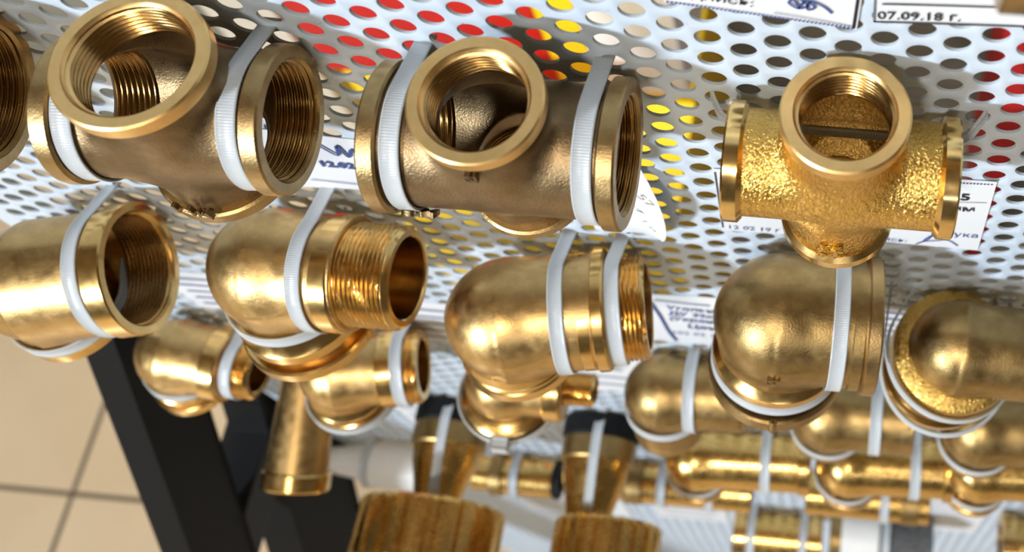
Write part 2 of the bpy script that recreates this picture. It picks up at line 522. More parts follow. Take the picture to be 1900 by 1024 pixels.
# A: far left, large open mouth to the right
eA, MA = elbow('satin brass elbow at the left edge with a wide open threaded mouth',
    (-.3833, -.0354, -.2586), (-5.5, -5, 10.6),
    [female_arm(X, .0607, .0375, .0348, .0120, .83, (MACH, THREAD_D), .028),
     female_arm(NZ, .0400, .0325, .0300, .0085, .80, (MACH, THREAD_D), .02)], .0325, CAST_SAT, .0012)
tie_round(MA, 'X', .0607 - .0170, .0348, 'white cable tie behind the mouth of the left edge elbow')
tie_round(MA, 'Z', -.0275, .0312, 'white cable tie under the bend of the left edge elbow')

# B: male end
eB, MB = elbow('large pale brass elbow with a threaded male end, left of centre',
    (-.2187, -.0379, -.1945), (-11.1, -2.9, -.6),
    [male_arm(X, .0430, .0705, .0262, .0290, .0205, (MACH, MACH),
              [('shoulder_ring', ring(.0330, .0425, .0300, .0225), MACH), ('groove_ring', ring(.0420, .0440, .0250, .0225, .0003), CAST_DRK)]),
     dict(d=NZ, L=.0554, rb=.0290, end=.0500, bore=.0270, parts=[
         ('shelf_ring', shelf(.0270, .0345, .0420, .0290, .0325), MACH), ('rim', female_rim(.0554, .0352, .0272, .0075, .018, .030), MACH)])],
    .0302, CAST_SAT, .0011)
tie_round(MB, 'X', .0262, .0290, 'white cable tie round the arm of the pale male elbow')
tie_round(MB, 'Z', -.0215, .0300, 'white cable tie under the bend of the pale male elbow')

# C: male end, centre
eC, MC = elbow('satin brass elbow in the centre, male thread to the right, two ties on its arm',
    (-.1132, -.0344, -.2544), (-9.6, 1.6, 10.5),
    [male_arm(X, .0540, .0755, .0292, .0318, .0240, (MACH, MACH),
              [('shoulder_ring', ring(.0395, .0468, .0322, .025), MACH), ('flange', ring(.0474, .0540, .0335, .025), MACH)]),
     dict(d=NZ, L=.0375, rb=.0295, end=.0330, bore=.0255, parts=[
         ('shelf_ring', shelf(.0170, .0255, .0290, .0290, .0318), MACH), ('rim', female_rim(.0375, .0326, .0260, .0085, .014, .030), MACH)])],
    .0328, CAST_SAT, .0011,
    marks=[('SI', .0065, frame((-.012, -.0255, -.0185), (1, 0, -.1), (0, -.85, -.5)), CAST_SAT)])
tie_round(MC, 'X', .0300, .0318, 'white cable tie round the smooth arm of the centre elbow')
tie_round(MC, 'X', .0590, .0292, 'white cable tie round the male thread of the centre elbow')

# D: big elbow below the yellow cross
eD, MD = elbow('big dull brass elbow below the yellow cross, round bend and flared lower socket',
    (.0374, -.0383, -.2061), (-11.7, 4.7, 1.8),
    [dict(d=X, L=.0480, rb=.0318, end=.046, bore=.0275, parts=[
        ('shoulder_ring', ring(.0340, .0405, .0326, .028), CAST_DRK), ('rim', female_rim(.0480, .0345, .0272, .0070, .018, .030), MACH_OLD)]),
     dict(d=NZ, L=.0533, rb=.0300, end=.0500, bore=.0275, parts=[
         ('shelf_ring', shelf(.0215, .0262, .0318, .0300, .0336), MACH), ('rim', female_rim(.0533, .0358, .0275, .0090, .018, .030), MACH_OLD),
         ('rim_lug', [(.0430, .001), (.0430, .0015), (.0440, .0020), (.0525, .0020), (.0533, .0015), (.0533, .001)], CAST_DRK)])],
    .0326, CAST_DRK, .0011,
    marks=[('SI', .0095, frame((-.0050, -.0324, -.0065), (1, 0, 0), (0, -1, -.2)), CAST_DRK)])
for ch in eD.children:                          # casting lug stands on the front of the lower flange
    if ch.name.startswith('rim_lug'): ch.location = (.0005, -.0352, 0)
tie_round(MD, 'X', .0278, .0320, 'white cable tie round the arm of the big elbow below the yellow cross')
tie_round(MD, 'Z', -.0368, .0318, 'white cable tie round the flared socket of the big elbow below the yellow cross')

# E: right edge elbow with a wide shelf
eE, ME = elbow('dark brass elbow at the right edge with a wide golden shelf round its bend',
    (.1284, -.0351, -.2382), (2.8, 6.2, -.2),
    [female_arm(X, .0800, .0285, .0241, .0100, .79, (MACH_OLD, THREAD_D)),
     dict(d=NZ, L=.0560, rb=.0241, end=.0500, bore=.0195, parts=[
         ('shelf_ring', [(.0030, .0180), (.0030, .0250), (.0060, .0310), (.0075, .0326), (.0100, .0330), (.0300, .0330), (.0308, .0322), (.0308, .0240)], CAST_YEL),
         ('socket', ring(.0300, .0480, .0305, .0240), CAST_DRK), ('rim', female_rim(.0560, .0325, .0255, .0080, .018, .030), MACH)])],
    .0243, CAST_DRK, .0011,
    marks=[('0.2', .0070, frame((.0050, -.0218, -.0120), (1, 0, 0), (0, -.9, -.5)), CAST_DRK)])
tie_round(ME, 'Z', -.0185, .0338, 'upper of two white cable ties looped under the right edge elbow', tilt=-.0075)
pth = []
for a in np.linspace(R_(100), -R_(100), 33):
    r = .0355
    pth.append(tuple(ME @ Vector((r * math.sin(a), -r * math.cos(a) - .002, -.0345 - .009 * math.cos(a)))))
pth = [(pth[0][0] - .002, .005, pth[0][2] + .01)] + pth + [(pth[-1][0] + .002, .005, pth[-1][2] + .01)]
strap('cable_tie', pth, (0, 0, 1), 'lower slack white cable tie hanging under the right edge elbow')

# --- third row: smaller elbows
def small_elbow(label, c, rot, La, Ra, rb, ball, Lb, Rb, s0, bmat, rmat, head=None, h=.0014, male=True, tieX=None, tieZ=None, names=('', '')):
    ax = male_arm(X, s0, La, Ra, rb, Ra * .72, (rmat, rmat), [('shoulder_ring', ring(s0 - .011, s0, rb + .002, Ra * .74), rmat)]) if male else \
        female_arm(X, La, Ra, rb, .009, .79, (rmat, THREAD_D))
    root, M = elbow(label, c, rot, [ax, female_arm(NZ, Lb, Rb, rb, .0085, .79, (rmat, THREAD_D), .016,
                    [('shelf_ring', shelf(Lb * .42, Lb * .58, Lb * .68, rb, Rb * .96), rmat)])], ball, bmat, h)
    if tieX is not None: tie_round(M, 'X', tieX[0], tieX[1], 'white cable tie round the arm of the ' + names, head=None)
    if tieZ is not None: tie_round(M, 'Z', tieZ[0], tieZ[1], 'white cable tie under the bend of the ' + names, head=head)
    return root, M

small_elbow('small satin brass elbow below the left edge elbow, in front of the black legs', (-.3819, -.0300, -.4121), (-9.5, 3.6, -4.9),
            .0600, .0200, .0235, .0238, .0429, .0262, .0400, CAST_SAT, MACH, tieX=(.0462, .0200), tieZ=(-.0170, .0238), names='small elbow in front of the black legs')
small_elbow('small brass elbow tucked under the pale male elbow, dark open end to the right', (-.2674, -.0320, -.4122), (-5.8, 3.9, 10.9),
            .0554, .0250, .0240, .0245, .0370, .0285, .0400, CAST_SAT, MACH, tieX=(.0430, .0250), tieZ=(-.0345, .0285), names='small elbow under the pale male elbow')
small_elbow('small bright brass elbow tucked under the centre elbow', (-.1494, -.0351, -.3902), (-1.3, 2.8, .7),
            .0600, .0110, .0200, .0235, .0330, .0322, .0400, CAST_SAT, MACH, tieZ=(-.0255, .0318), head=.5, names='small elbow under the centre elbow')
small_elbow('small dull brass elbow left of the big elbow, smooth round bend', (-.0483, -.0270, -.4089), (-13, .6, 2),
            .0550, .0215, .0235, .0248, .0481, .0235, .0300, CAST_DRK, MACH_OLD, male=False, tieX=(.0190, .0240), tieZ=(-.0160, .0246), names='small dull elbow left of the big elbow')
small_elbow('small dull brass elbow under the big elbow, arm running right', (.0607, -.0270, -.4240), (-3.2, -.3, 0),
            .0560, .0235, .0232, .0246, .0380, .0235, .0300, CAST_DRK, MACH_OLD, male=False, tieX=(.0310, .0240), tieZ=(-.0200, .0242), names='small dull elbow under the big elbow')
small_elbow('small brass elbow under the right edge elbow', (.1600, -.0300, -.4150), (-3, 0, 0),
            .0600, .0240, .0232, .0246, .0380, .0245, .0300, CAST_DRK, MACH_OLD, male=False, tieX=(.0440, .0240), tieZ=(-.0215, .0242), names='small elbow under the right edge elbow')

# --- fourth row elbows with long polished arms
for (c, La, lab, nm) in (((-.0440, -.0300, -.5900), .0900, 'polished brass elbow low in the middle, long cylindrical arm', 'polished elbow low in the middle'),
                         ((.0760, -.0300, -.5600), .0800, 'polished brass elbow low on the right, long cylindrical arm', 'polished elbow low on the right'),
                         ((.1720, -.0300, -.5350), .0700, 'polished brass elbow at the lower right edge', 'polished elbow at the lower right edge')):
    small_elbow(lab, c, (-6, 0, 2), La, .0245, .0225, .0235, .0400, .0250, .0300, CAST_BRT, MACH, male=False,
                tieX=(La * .62, .0228), tieZ=(-.0200, .0238), names=nm, h=.0015)

# --- straight pieces along x
def straight(label, cat, name, x0, x1, y, z, parts, ties=(), rotz=0., nm=''):
    """parts: (name, s0, s1, R, mat, style) measured from x0"""
    M = Matrix.Translation((x0, y, z)) @ Euler((0, 0, rotz)).to_matrix().to_4x4()
    root = tag(empty(name, M), label, cat)
    for (pn, s0, s1, Rr, mat, st) in parts:
        rin = .7 * min(p[3] for p in parts)
        if st == 'thread':
            prof = [(s0, rin)] + [(s0, Rr - .0014)] + thr(s0 + .0004, s1 - .001, Rr, .0014) + [(s1, Rr - .0016), (s1, rin)]
        elif st == 'cone': prof = [(s0, rin), (s0, Rr * .62), (s1, Rr), (s1, rin)]
        else: prof = ring(s0, s1, Rr, rin, .001)
        V, F = lathe(prof, X, n=72, facets=('hex', [False, True, True, True, True, False]) if st == 'hex' else None)
        mesh_obj(pn, V, F, mat, root, sharp=30)
    for (s, r, lb) in ties: tie_round(M, 'X', s, r, lb)
    return root

straight('white plastic pipe adapter with a stepped collar, below the brass elbows', 'pipe fitting', 'plastic_adapter', -.425, -.318, -.0235, -.775,
         [('tail', 0, .050, .0165, WPLAST, 'cone'), ('collar', .050, .056, .0205, WPLAST, 'ring'), ('socket', .056, .107, .0215, WPLAST, 'ring')],
         [(.053, .0207, 'clear cable tie round the white plastic adapter')])
straight('brass nipple with a dark end between the two gasket unions', 'pipe fitting', 'pipe_nipple', -.276, -.190, -.0210, -.783,
         [('body', 0, .018, .0160, CAST_BRT, 'ring'), ('collar', .018, .030, .0195, CAST_DRK, 'ring'), ('barrel', .030, .078, .0175, CAST_BRT, 'ring'), ('end_cap', .078, .084, .0180, RUBBER, 'ring')],
         [(.042, .0178, 'white cable tie round the nipple between the gasket unions')])
straight('long brass nipple behind the low middle elbow', 'pipe fitting', 'pipe_nipple', -.140, -.010, -.0210, -.760,
         [('body', 0, .014, .0170, CAST_BRT, 'ring'), ('collar', .014, .030, .0195, CAST_DRK, 'ring'), ('barrel', .030, .130, .0180, CAST_BRT, 'ring')],
         [(.048, .0183, 'left white cable tie on the long nipple behind the low middle elbow'), (.092, .0183, 'right white cable tie on the long nipple behind the low middle elbow')])
straight('brass nipple behind the low right elbow', 'pipe fitting', 'pipe_nipple', .040, .150, -.0210, -.735,
         [('barrel', 0, .110, .0185, CAST_BRT, 'ring'), ('collar', .085, .100, .0200, CAST_DRK, 'ring')],
         [(.070, .0190, 'white cable tie on the nipple behind the low right elbow')])
straight('brass coupling with two ties at the bottom edge', 'pipe fitting', 'pipe_coupling', -.038, .054, -.0290, -.945,
         [('rim', 0, .013, .0275, MACH, 'ring'), ('barrel', .012, .078, .0255, CAST_BRT, 'ring'), ('rim', .077, .092, .0275, MACH, 'ring')],
         [(.0185, .0258, 'left white cable tie on the bottom edge coupling'), (.0725, .0258, 'right white cable tie on the bottom edge coupling')])
straight('brass coupling in the lower right corner', 'pipe fitting', 'pipe_coupling', .226, .300, -.0290, -.845,
         [('rim', 0, .014, .0275, MACH, 'ring'), ('barrel', .013, .060, .0255, CAST_BRT, 'ring'), ('rim', .059, .074, .0275, MACH, 'ring')])
straight('dark grey rubber coupling with a white plastic end at the bottom edge', 'pipe fitting', 'rubber_coupling', .062, .165, -.0290, -.905,
         [('end_ring', 0, .012, .0230, CAST_DRK, 'ring'), ('plastic_sleeve', .012, .050, .0265, WPLAST, 'ring'), ('sleeve', .050, .103, .0272, GPLAST, 'ring')],
         [(.056, .0275, 'white cable tie round the grey rubber coupling')])

# --- pieces standing out from the panel (axis towards the viewer)
def outward(label, name, x, z, prof_parts, tilt=0., cat='pipe fitting'):
    M = Matrix.Translation((x, 0, z)) @ Euler((tilt, 0, 0)).to_matrix().to_4x4()
    root = tag(empty(name, M), label, cat)
    for p in prof_parts:
        nm, prof, mat = p[:3]
        fc = p[3] if len(p) > 3 else None
        V, F = lathe(prof, NY, n=p[4] if len(p) > 4 else 96, facets=fc)
        mesh_obj(nm, V, F, mat, root, sharp=30)
    return root, M

def union(label, x, z, k, nutR, lab2):
    rib = [(.082, .014), (.082, nutR - .003), (.085, nutR), (.128, nutR), (.132, nutR - .003), (.132, .014)]
    root, M = outward(label, 'pipe_union', x, z, [
        ('gasket', ring(.0015, .0200, .0250 * k, .012, .002), RUBBER),
        ('flange', [(.0200, .012), (.0200, .0240 * k), (.0360, .0240 * k), (.0375, .0230 * k), (.0375, .012)], CAST_DRK),
        ('neck', [(.0370, .012), (.0370, .0215 * k), (.0500, .0205 * k), (.0600, .0180 * k), (.0750, .0150 * k), (.0830, .0150 * k), (.0830, .012)], CAST_BRT),
        ('ribbed_nut', [(a, b) for a, b in rib], CAST_BRT, ('rib', [False, True, True, True, True, False]), 240)])
    for ch in root.children:
        if ch.name.startswith('ribbed_nut') and nutR < .05: ch.location = (.018, 0, 0)      # nut hangs askew on the smaller one
    # tie lies along the top of the neck and drops back through the panel
    r = .0195 * k
    strap('cable_tie', [(x + .003, .005, z + .030), (x + .003, -.004, z + .0285), (x + .003, -.018, z + .0262 * k), (x + .003, -.030, z + .0255 * k),
                        (x + .003, -.038, z + .0250 * k), (x + .003, -.052, z + .0222 * k), (x + .003, -.076, z + .0175 * k), (x + .003, -.080, z + .010)], (1, 0, 0), lab2)
    return root
union('brass union with a black gasket and large ribbed nut, left one of the pair', -.2470, -.6050, 1.24, .0560, 'white cable tie lying along the left gasket union')
union('brass union with a black gasket and ribbed nut, right one of the pair', -.1260, -.6100, 1.24, .0420, 'white cable tie lying along the right gasket union')

rs, MS = outward('brass tail piece pointing out from the panel with a bright rim, above the black legs', 'pipe_tail', -.3360, -.5150, [
    ('base_ring', ring(.0020, .0120, .0225, .012), CAST_DRK),
    ('tube', [(.0110, .012), (.0110, .0190), (.0820, .0225), (.0820, .0175), (.0400, .0165), (.0300, .012)], CAST_SAT),
    ('rim', [(.0810, .0180), (.0810, .0235), (.0820, .0245), (.0930, .0245), (.0942, .0235), (.0942, .0195), (.0930, .0182)], MACH)], tilt=R_(20))
V, F = lathe(ring(.018, .040, .0170, .012), (.8, -.2, -.55), o=(.0, -.030, 0), n=64); mesh_obj('side_port', V, F, CAST_DRK, rs)

# ------------------------------------------------------------------ perforated panel
def perforated(x0, x1, z0, z1, pitch=.015, d=.0101, t=.0015):
    r = d / 2; w = pitch * math.sqrt(3) / 2; n = 24
    a = np.arange(n) * 2 * PI / n + PI / n
    ca, sa = np.cos(a), np.sin(a)
    def sq(a):                                   # rectangle boundary in the same directions
        hx, hz = w / 2, pitch / 2
        k = np.minimum(hx / np.maximum(np.abs(np.cos(a)), 1e-9), hz / np.maximum(np.abs(np.sin(a)), 1e-9))
        return k * np.cos(a), k * np.sin(a)
    cor = math.atan2(pitch / 2, w / 2)
    aa = a.copy()
    for q in (cor, PI - cor, PI + cor, 2 * PI - cor):
        aa[np.argmin(np.abs(aa - q))] = q
    ox, oz = sq(aa)
    e = .00035
    T = []
    T.append(np.stack([ox, 0 * ox, oz], 1))                          # 0 outer front
    T.append(np.stack([ca * (r + e), 0 * ca, sa * (r + e)], 1))      # 1 rim
    T.append(np.stack([ca * (r + e * .3), 0 * ca + e * .3, sa * (r + e * .3)], 1))
    T.append(np.stack([ca * r, 0 * ca + e, sa * r], 1))              # 3 wall start
    T.append(np.stack([ca * r, 0 * ca + t, sa * r], 1))              # 4 wall end
    T.append(np.stack([ox, 0 * ox + t, oz], 1))                      # 5 back
    T = np.concatenate(T)
    i = np.arange(n); j = (i + 1) % n
    F = np.concatenate([np.stack([k * n + i, k * n + j, (k + 1) * n + j, (k + 1) * n + i], 1) for k in range(5)])
    cen = []
    for c in range(math.ceil(x0 / w), int(x1 // w) + 1):
        off = .5 if c % 2 else 0
        v0 = math.ceil((-z1) / pitch - off); v1 = math.floor((-z0) / pitch - off)
        for v in range(v0, v1 + 1): cen.append((c * w, 0, -(v + off) * pitch))
    cen = np.array(cen)
    V = (T[None] + cen[:, None]).reshape(-1, 3)
    FF = (F[None] + (np.arange(len(cen)) * len(T))[:, None, None]).reshape(-1, 4)
    return V, FF
PX0, PX1, PZ0, PZ1 = -.4110, .46, -1.60, .40
V, F = perforated(PX0 + .004, PX1, PZ0, PZ1)
pan = mesh_obj('perforated_panel', V, F, PANEL, smooth=True, sharp=30)
tag(pan, 'white perforated metal display panel that all the fittings are tied to', 'display panel')
def box(name, x0, x1, y0, y1, z0, z1, mat, parent=None, bev=.04):
    c = ((x0 + x1) / 2, (y0 + y1) / 2, (z0 + z1) / 2)
    return block(name, c, ((x1 - x0) / 2, 0, 0), (0, (y1 - y0) / 2, 0), (0, 0, (z1 - z0) / 2), mat, parent, bev)
box('edge_strip', -.420, -.4075, -.0002, .018, PZ0 - .01, PZ1 + .01, PANEL, pan, .06)
box('edge_strip', PX1 - .002, PX1 + .012, -.0002, .018, PZ0 - .01, PZ1 + .01, PANEL, pan, .06)
box('edge_strip', -.4075, PX1, -.0002, .018, PZ0 - .015, PZ0 + .004, PANEL, pan, .06)

# ------------------------------------------------------------------ paper labels on the panel
def label_sheet(label, corners, thick=.00035, y=-.0006, dots=True):
    """corners in panel plane (x, z): tl, tr, br, bl"""
    C4 = [np.array((a, b)) for a, b in corners]
    n = 8; V = []
    for i in range(n + 1):
        for j in range(n + 1):
            u, v = j / n, i / n
            p = (C4[0] * (1 - u) + C4[1] * u) * (1 - v) + (C4[3] * (1 - u) + C4[2] * u) * v
            lift = -.0005 * (2 * u - 1) ** 4
            V.append((p[0], y + lift, p[1]))
    m = len(V); V += [(a, b + thick, c) for a, b, c in V]
    F = []
    for i in range(n):
        for j in range(n):
            a = i * (n + 1) + j; q = (a, a + n + 1, a + n + 2, a + 1)
            F.append(q); F.append(tuple(m + k for k in q[::-1]))
    bd = [j for j in range(n + 1)] + [i * (n + 1) + n for i in range(1, n + 1)] + [n * (n + 1) + j for j in range(n - 1, -1, -1)] + [i * (n + 1) for i in range(n - 1, 0, -1)]
    for k in range(len(bd)):
        a, b = bd[k], bd[(k + 1) % len(bd)]; F.append((a, b, b + m, a + m))
    o = mesh_obj('paper_label', V, F, PAPER, smooth=False)
    tag(o, label, 'label')
    return o

def flat_rot(x, z, ang=0., y=-.00135):
    """text matrix lying in the panel plane: local x right, local y up, facing the viewer"""
    m = Matrix(((1, 0, 0), (0, 0, -1), (0, 1, 0))).to_4x4()
    return Matrix.Translation((x, y, z)) @ Matrix.Rotation(-ang, 4, 'Y') @ m

def dotted(parent, p, q, n, mat=INKB, sz=.0005):
    V, F = [], []
    for k in range(n):
        t = (k + .3) / n; x = p[0] + (q[0] - p[0]) * t; z = p[1] + (q[1] - p[1]) * t
        b = len(V); V += [(x - sz, -.0013, z - sz), (x + sz, -.0013, z - sz), (x + sz, -.0013, z + sz), (x - sz, -.0013, z + sz)]
        F.append((b, b + 1, b + 2, b + 3))
    o = mesh_obj('dotted_border', V, F, mat, parent, smooth=False)

def pen(parent, pts, w=.0005, mat=INKB, name='signature'):
    P = np.array(pts, float)
    # Catmull-Rom
    Q = []
    for i in range(len(P) - 1):
        p0, p1, p2, p3 = P[max(i - 1, 0)], P[i], P[i + 1], P[min(i + 2, len(P) - 1)]
        for t in np.linspace(0, 1, 8, endpoint=False):
            Q.append(.5 * ((2 * p1) + (-p0 + p2) * t + (2 * p0 - 5 * p1 + 4 * p2 - p3) * t * t + (-p0 + 3 * p1 - 3 * p2 + p3) * t ** 3))
    Q.append(P[-1]); Q = np.array(Q); T = np.gradient(Q, axis=0); T /= np.linalg.norm(T, axis=1)[:, None] + 1e-9
    N = np.stack([-T[:, 1], T[:, 0]], 1)
    V = [(a[0], -.00145, a[1]) for a in np.concatenate([Q + N * w, Q - N * w])]
    m = len(Q); F = [(i, i + 1, m + i + 1, m + i) for i in range(m - 1)]
    mesh_obj(name, V, F, mat, parent, smooth=False)

# top centre label
A1 = math.atan2(.0069 - .0159, .0677 - .0012)
l1 = label_sheet('white paper price label at the top edge with a blue signature', [(-.004, .058), (.0705, .048), (.0677, .0066), (.0002, .0157)])
text_mesh('Подпись:', .0070, INK, flat_rot(.0006, .0212, A1), parent=l1)
dotted(l1, (.0008, .0167), (.0672, .0077), 46); dotted(l1, (.0666, .008), (.069, .045), 34, INK, .0006)
pen(l1, [(.0410, .0240), (.0455, .0236), (.0475, .0182), (.0440, .0215), (.0470, .0245), (.0505, .0205), (.0478, .0185), (.0500, .0235), (.0530, .0195), (.0505, .0180), (.0515, .0230), (.0560, .0205), (.0590, .0165)], .0005)
pen(l1, [(.0385, .0145), (.050, .0125), (.0660, .0093)], .00018, INK, 'rule_line')
# top right label
l2 = label_sheet('white paper label at the top right edge dated 07.09.18', [(.0728, .060), (.1300, .064), (.1290, .0158), (.0733, .0121)])
text_mesh('07.09.18 г.', .0066, INK, flat_rot(.0747, .0150, .07), parent=l2, offset=.0001)
dotted(l2, (.0738, .0130), (.128, .0166), 50, INK); dotted(l2, (.0738, .0130), (.0733, .058), 30, INK)
pen(l2, [(.0760, .0245), (.10, .0262), (.128, .028)], .0004, INK, 'rule_line')
# label behind the yellow cross
l3 = label_sheet('white paper label behind the yellow cross, printed 625', [(.0055, -.1175), (.1315, -.1085), (.1317, -.1875), (.0045, -.1875)])
text_mesh('12 02 19 г', .0062, INKB, flat_rot(.0072, -.1843, .0), parent=l3)
text_mesh('2625', .0096, INK, flat_rot(.1030, -.1305, .07), parent=l3, offset=.0002)
text_mesh('мм', .0082, INK, flat_rot(.1130, -.1420, .07), parent=l3, offset=.0002)
text_mesh('штука', .0075, INKB, flat_rot(.1085, -.1720, .03), parent=l3)
text_mesh('Подпись:', .0062, INKB, flat_rot(.0690, -.1835, -.03), parent=l3)
pen(l3, [(.1000, -.1315), (.116, -.1318), (.1295, -.1300)], .0002, INK, 'rule_line')
pen(l3, [(.1010, -.1850), (.1060, -.1790), (.1085, -.1720), (.1045, -.1800), (.1100, -.1790), (.1160, -.1770), (.1215, -.1830)], .0004)
dotted(l3, (.009, -.1200), (.1305, -.1108), 80); dotted(l3, (.0065, -.1200), (.0052, -.184), 44, INK)
pen(l3, [(.020, -.1335), (.060, -.131), (.100, -.128)], .0003, INK, 'rule_line')
# label between the two large crosses
l4 = label_sheet('white paper label with blue handwriting between the two large crosses', [(-.2050, -.1120), (-.1450, -.1180), (-.1500, -.1720), (-.2150, -.1760)])
pen(l4, [(-.1790, -.1230), (-.1730, -.1330), (-.1700, -.1230), (-.1680, -.1340), (-.1640, -.1260), (-.1610, -.1330), (-.1580, -.1250)], .0008)
text_mesh('12.02.19', .0080, INKB, flat_rot(-.1870, -.1470, -.02), parent=l4, offset=.0004)
pen(l4, [(-.198, -.1640), (-.176, -.1655), (-.156, -.1660)], .0004, INKB, 'rule_line')
# label behind the centre, below the middle cross
l6 = label_sheet('white creased paper label left of the big elbow with small print', [(-.0660, -.2950), (-.0010, -.2910), (-.0060, -.3840), (-.0720, -.3820)])
for i, tx in enumerate(('Угольник', 'ДУ 32x25', '(Украина)')):
    text_mesh(tx, .0085, INKB, flat_rot(-.0390 - .0005 * i, -.3170 - .0100 * i, -.01), parent=l6, offset=.0002)
text_mesh('Цена', .0100, INKB, flat_rot(-.0300, -.3500, -.01), parent=l6, offset=.0002)
text_mesh('102 02 19', .0080, INKB, flat_rot(-.0420, -.3640, -.01), parent=l6)
pen(l6, [(-.0450, -.302), (-.0250, -.304), (-.012, -.304)], .0007, INKB, 'rule_line')
pen(l6, [(-.0480, -.3060), (-.0450, -.330), (-.0430, -.360), (-.0400, -.3780)], .0010, INKB, 'crease')
# more labels seen only as pale patches between the lower rows
for (lab, cc) in (('white paper label below the large upper left cross', [(-.365, -.325), (-.290, -.325), (-.290, -.395), (-.365, -.395)]),
                  ('white paper label left of the centre elbow', [(-.235, -.345), (-.175, -.345), (-.175, -.430), (-.235, -.430)]),
                  ('white paper label right of the centre elbow bend', [(-.135, -.400), (-.068, -.400), (-.068, -.520), (-.135, -.520)]),
                  ('white paper label above the white plastic adapter', [(-.310, -.590), (-.245, -.590), (-.245, -.720), (-.310, -.720)]),
                  ('white paper label right of the big elbow', [(.078, -.280), (.105, -.280), (.105, -.345), (.078, -.345)]),
                  ('white paper label at the lower right of the panel', [(.150, -.800), (.215, -.800), (.215, -.980), (.150, -.980)]),
                  ('white paper label below the brass nipple', [(-.290, -.900), (-.170, -.900), (-.170, -1.080), (-.290, -1.080)]),
                  ('white paper label low in the middle of the panel', [(-.135, -.880), (-.055, -.880), (-.055, -1.060), (-.135, -1.060)])):
    o = label_sheet(lab, cc)
    xx0, xx1, zt, zb = cc[0][0], cc[1][0], cc[0][1], cc[2][1]
    for k in range(5):
        z = zt + (zb - zt) * (k + 1) / 6
        pen(o, [(xx0 + (xx1 - xx0) * .1, z), ((xx0 + xx1) / 2, z + .0006), (xx1 - (xx1 - xx0) * (.1 + .1 * (k % 3)), z)], .0009, INKB, 'print_line')
# curled label beside the middle cross
n = 10; V = []
for i in range(n + 1):
    v = i / n
    for j in range(n + 1):
        u = j / n
        zz = -.1150 - .085 * v
        xr = -.0290 + .0115 * math.sin(PI * min(1, v * 1.02) ** .8)
        x = -.0620 + (xr + .0620) * u
        y = -.0012 - .016 * (u ** 2) * math.sin(PI * v) ** .8
        V.append((x, y, zz))
m = len(V); V += [(a, b + .0003, c) for a, b, c in V]
F = []
for i in range(n):
    for j in range(n):
        a = i * (n + 1) + j; q = (a, a + n + 1, a + n + 2, a + 1); F += [q, tuple(m + k for k in q[::-1])]
bd = [j for j in range(n + 1)] + [i * (n + 1) + n for i in range(1, n + 1)] + [n * (n + 1) + j for j in range(n - 1, -1, -1)] + [i * (n + 1) for i in range(n - 1, 0, -1)]
for k in range(len(bd)): F.append((bd[k], bd[(k + 1) % len(bd)], bd[(k + 1) % len(bd)] + m, bd[k] + m))
l5 = mesh_obj('paper_label', V, F, PAPER, sharp=50)
tag(l5, 'curled white paper label sticking out right of the middle cross', 'label')
text_mesh('57', .0090, INK, Matrix.Translation((-.0345, -.0125, -.1360)) @ Euler((PI / 2 + .1, 0, -.5)).to_matrix().to_4x4() @ Matrix.Rotation(-.5, 4, 'Z'), parent=l5, offset=.0002)
text_mesh('Ги', .0080, INK, Matrix.Translation((-.0385, -.0165, -.1620)) @ Euler((PI / 2, 0, -.5)).to_matrix().to_4x4() @ Matrix.Rotation(-.6, 4, 'Z'), parent=l5)

# ------------------------------------------------------------------ what shows through the holes
def carton(label, x0, x1, y0, y1, z0, z1, mat):
    o = box('carton', x0, x1, y0, y1, z0, z1, mat, None, .02); tag(o, label, 'carton')
    return o
FZ = -1.65
rack = tag(empty('rack', Matrix.Translation((0, .3, FZ))), 'dull grey rack standing behind the perforated panel', 'rack')
for q in (box('back_board', -1.5, .80, .640, .660, FZ + .002, .10, GREYC), box('added_dark_shelf', -.74, .80, .060, .640, -1.26, -1.235, GREYC)):  # dark shelf added to keep the bright floor out of the lower holes
    q.parent = rack; q.matrix_parent_inverse = rack.matrix_world.inverted()
SZ = -1.2345
carton('large yellow carton under the red one, seen through the holes', -.540, -.130, .420, .600, SZ, -.8205, YEL)
carton('red carton seen through the holes left of the middle cross', -.560, -.2810, .420, .560, -.8200, -.540, RED)
carton('narrow yellow carton seen through the holes beside the red one', -.2800, -.2360, .420, .560, -.8200, -.540, YEL)
carton('white carton seen through the holes right of the middle cross', -.2350, -.1350, .420, .560, -.8200, -.540, WCARD)
carton('yellow carton seen through the holes above the centre elbow', -.400, -.110, .220, .360, SZ, -.720, YEL)
carton('beige carton seen through the holes at the upper left', -.650, -.570, .420, .600, SZ, -.540, BEIGEC)
carton('slim red carton seen through the holes at the right edge', .214, .238, .420, .600, SZ, -.795, RED)

# ------------------------------------------------------------------ stand legs, floor
def beam(label, x0, x1, front_top, front_bot, depth, mat, parent=None, name='stand_leg'):
    """bar in a y-z plane: front edge from front_top to front_bot (y, z), thickness behind it"""
    a = np.array(front_top); b = np.array(front_bot); d = (b - a) / np.linalg.norm(b - a)
    nrm = np.array([-d[1], d[0]]);
    if nrm[0] < 0: nrm = -nrm
    c = (a + b) / 2 + nrm * depth / 2; h = np.linalg.norm(b - a) / 2
    o = block(name, ((x0 + x1) / 2, c[0], c[1]), ((x1 - x0) / 2, 0, 0), (0, d[0] * h, d[1] * h), (0, nrm[0] * depth / 2, nrm[1] * depth / 2), mat, parent, .08)
    return o
FZ = -1.65
stand = tag(empty('display_stand', Matrix.Translation((-.44, 0, FZ))), 'black metal display stand with slanting legs at the lower left', 'display stand')
def to_stand(o):
    o.parent = stand; o.matrix_parent_inverse = stand.matrix_world.inverted(); return o
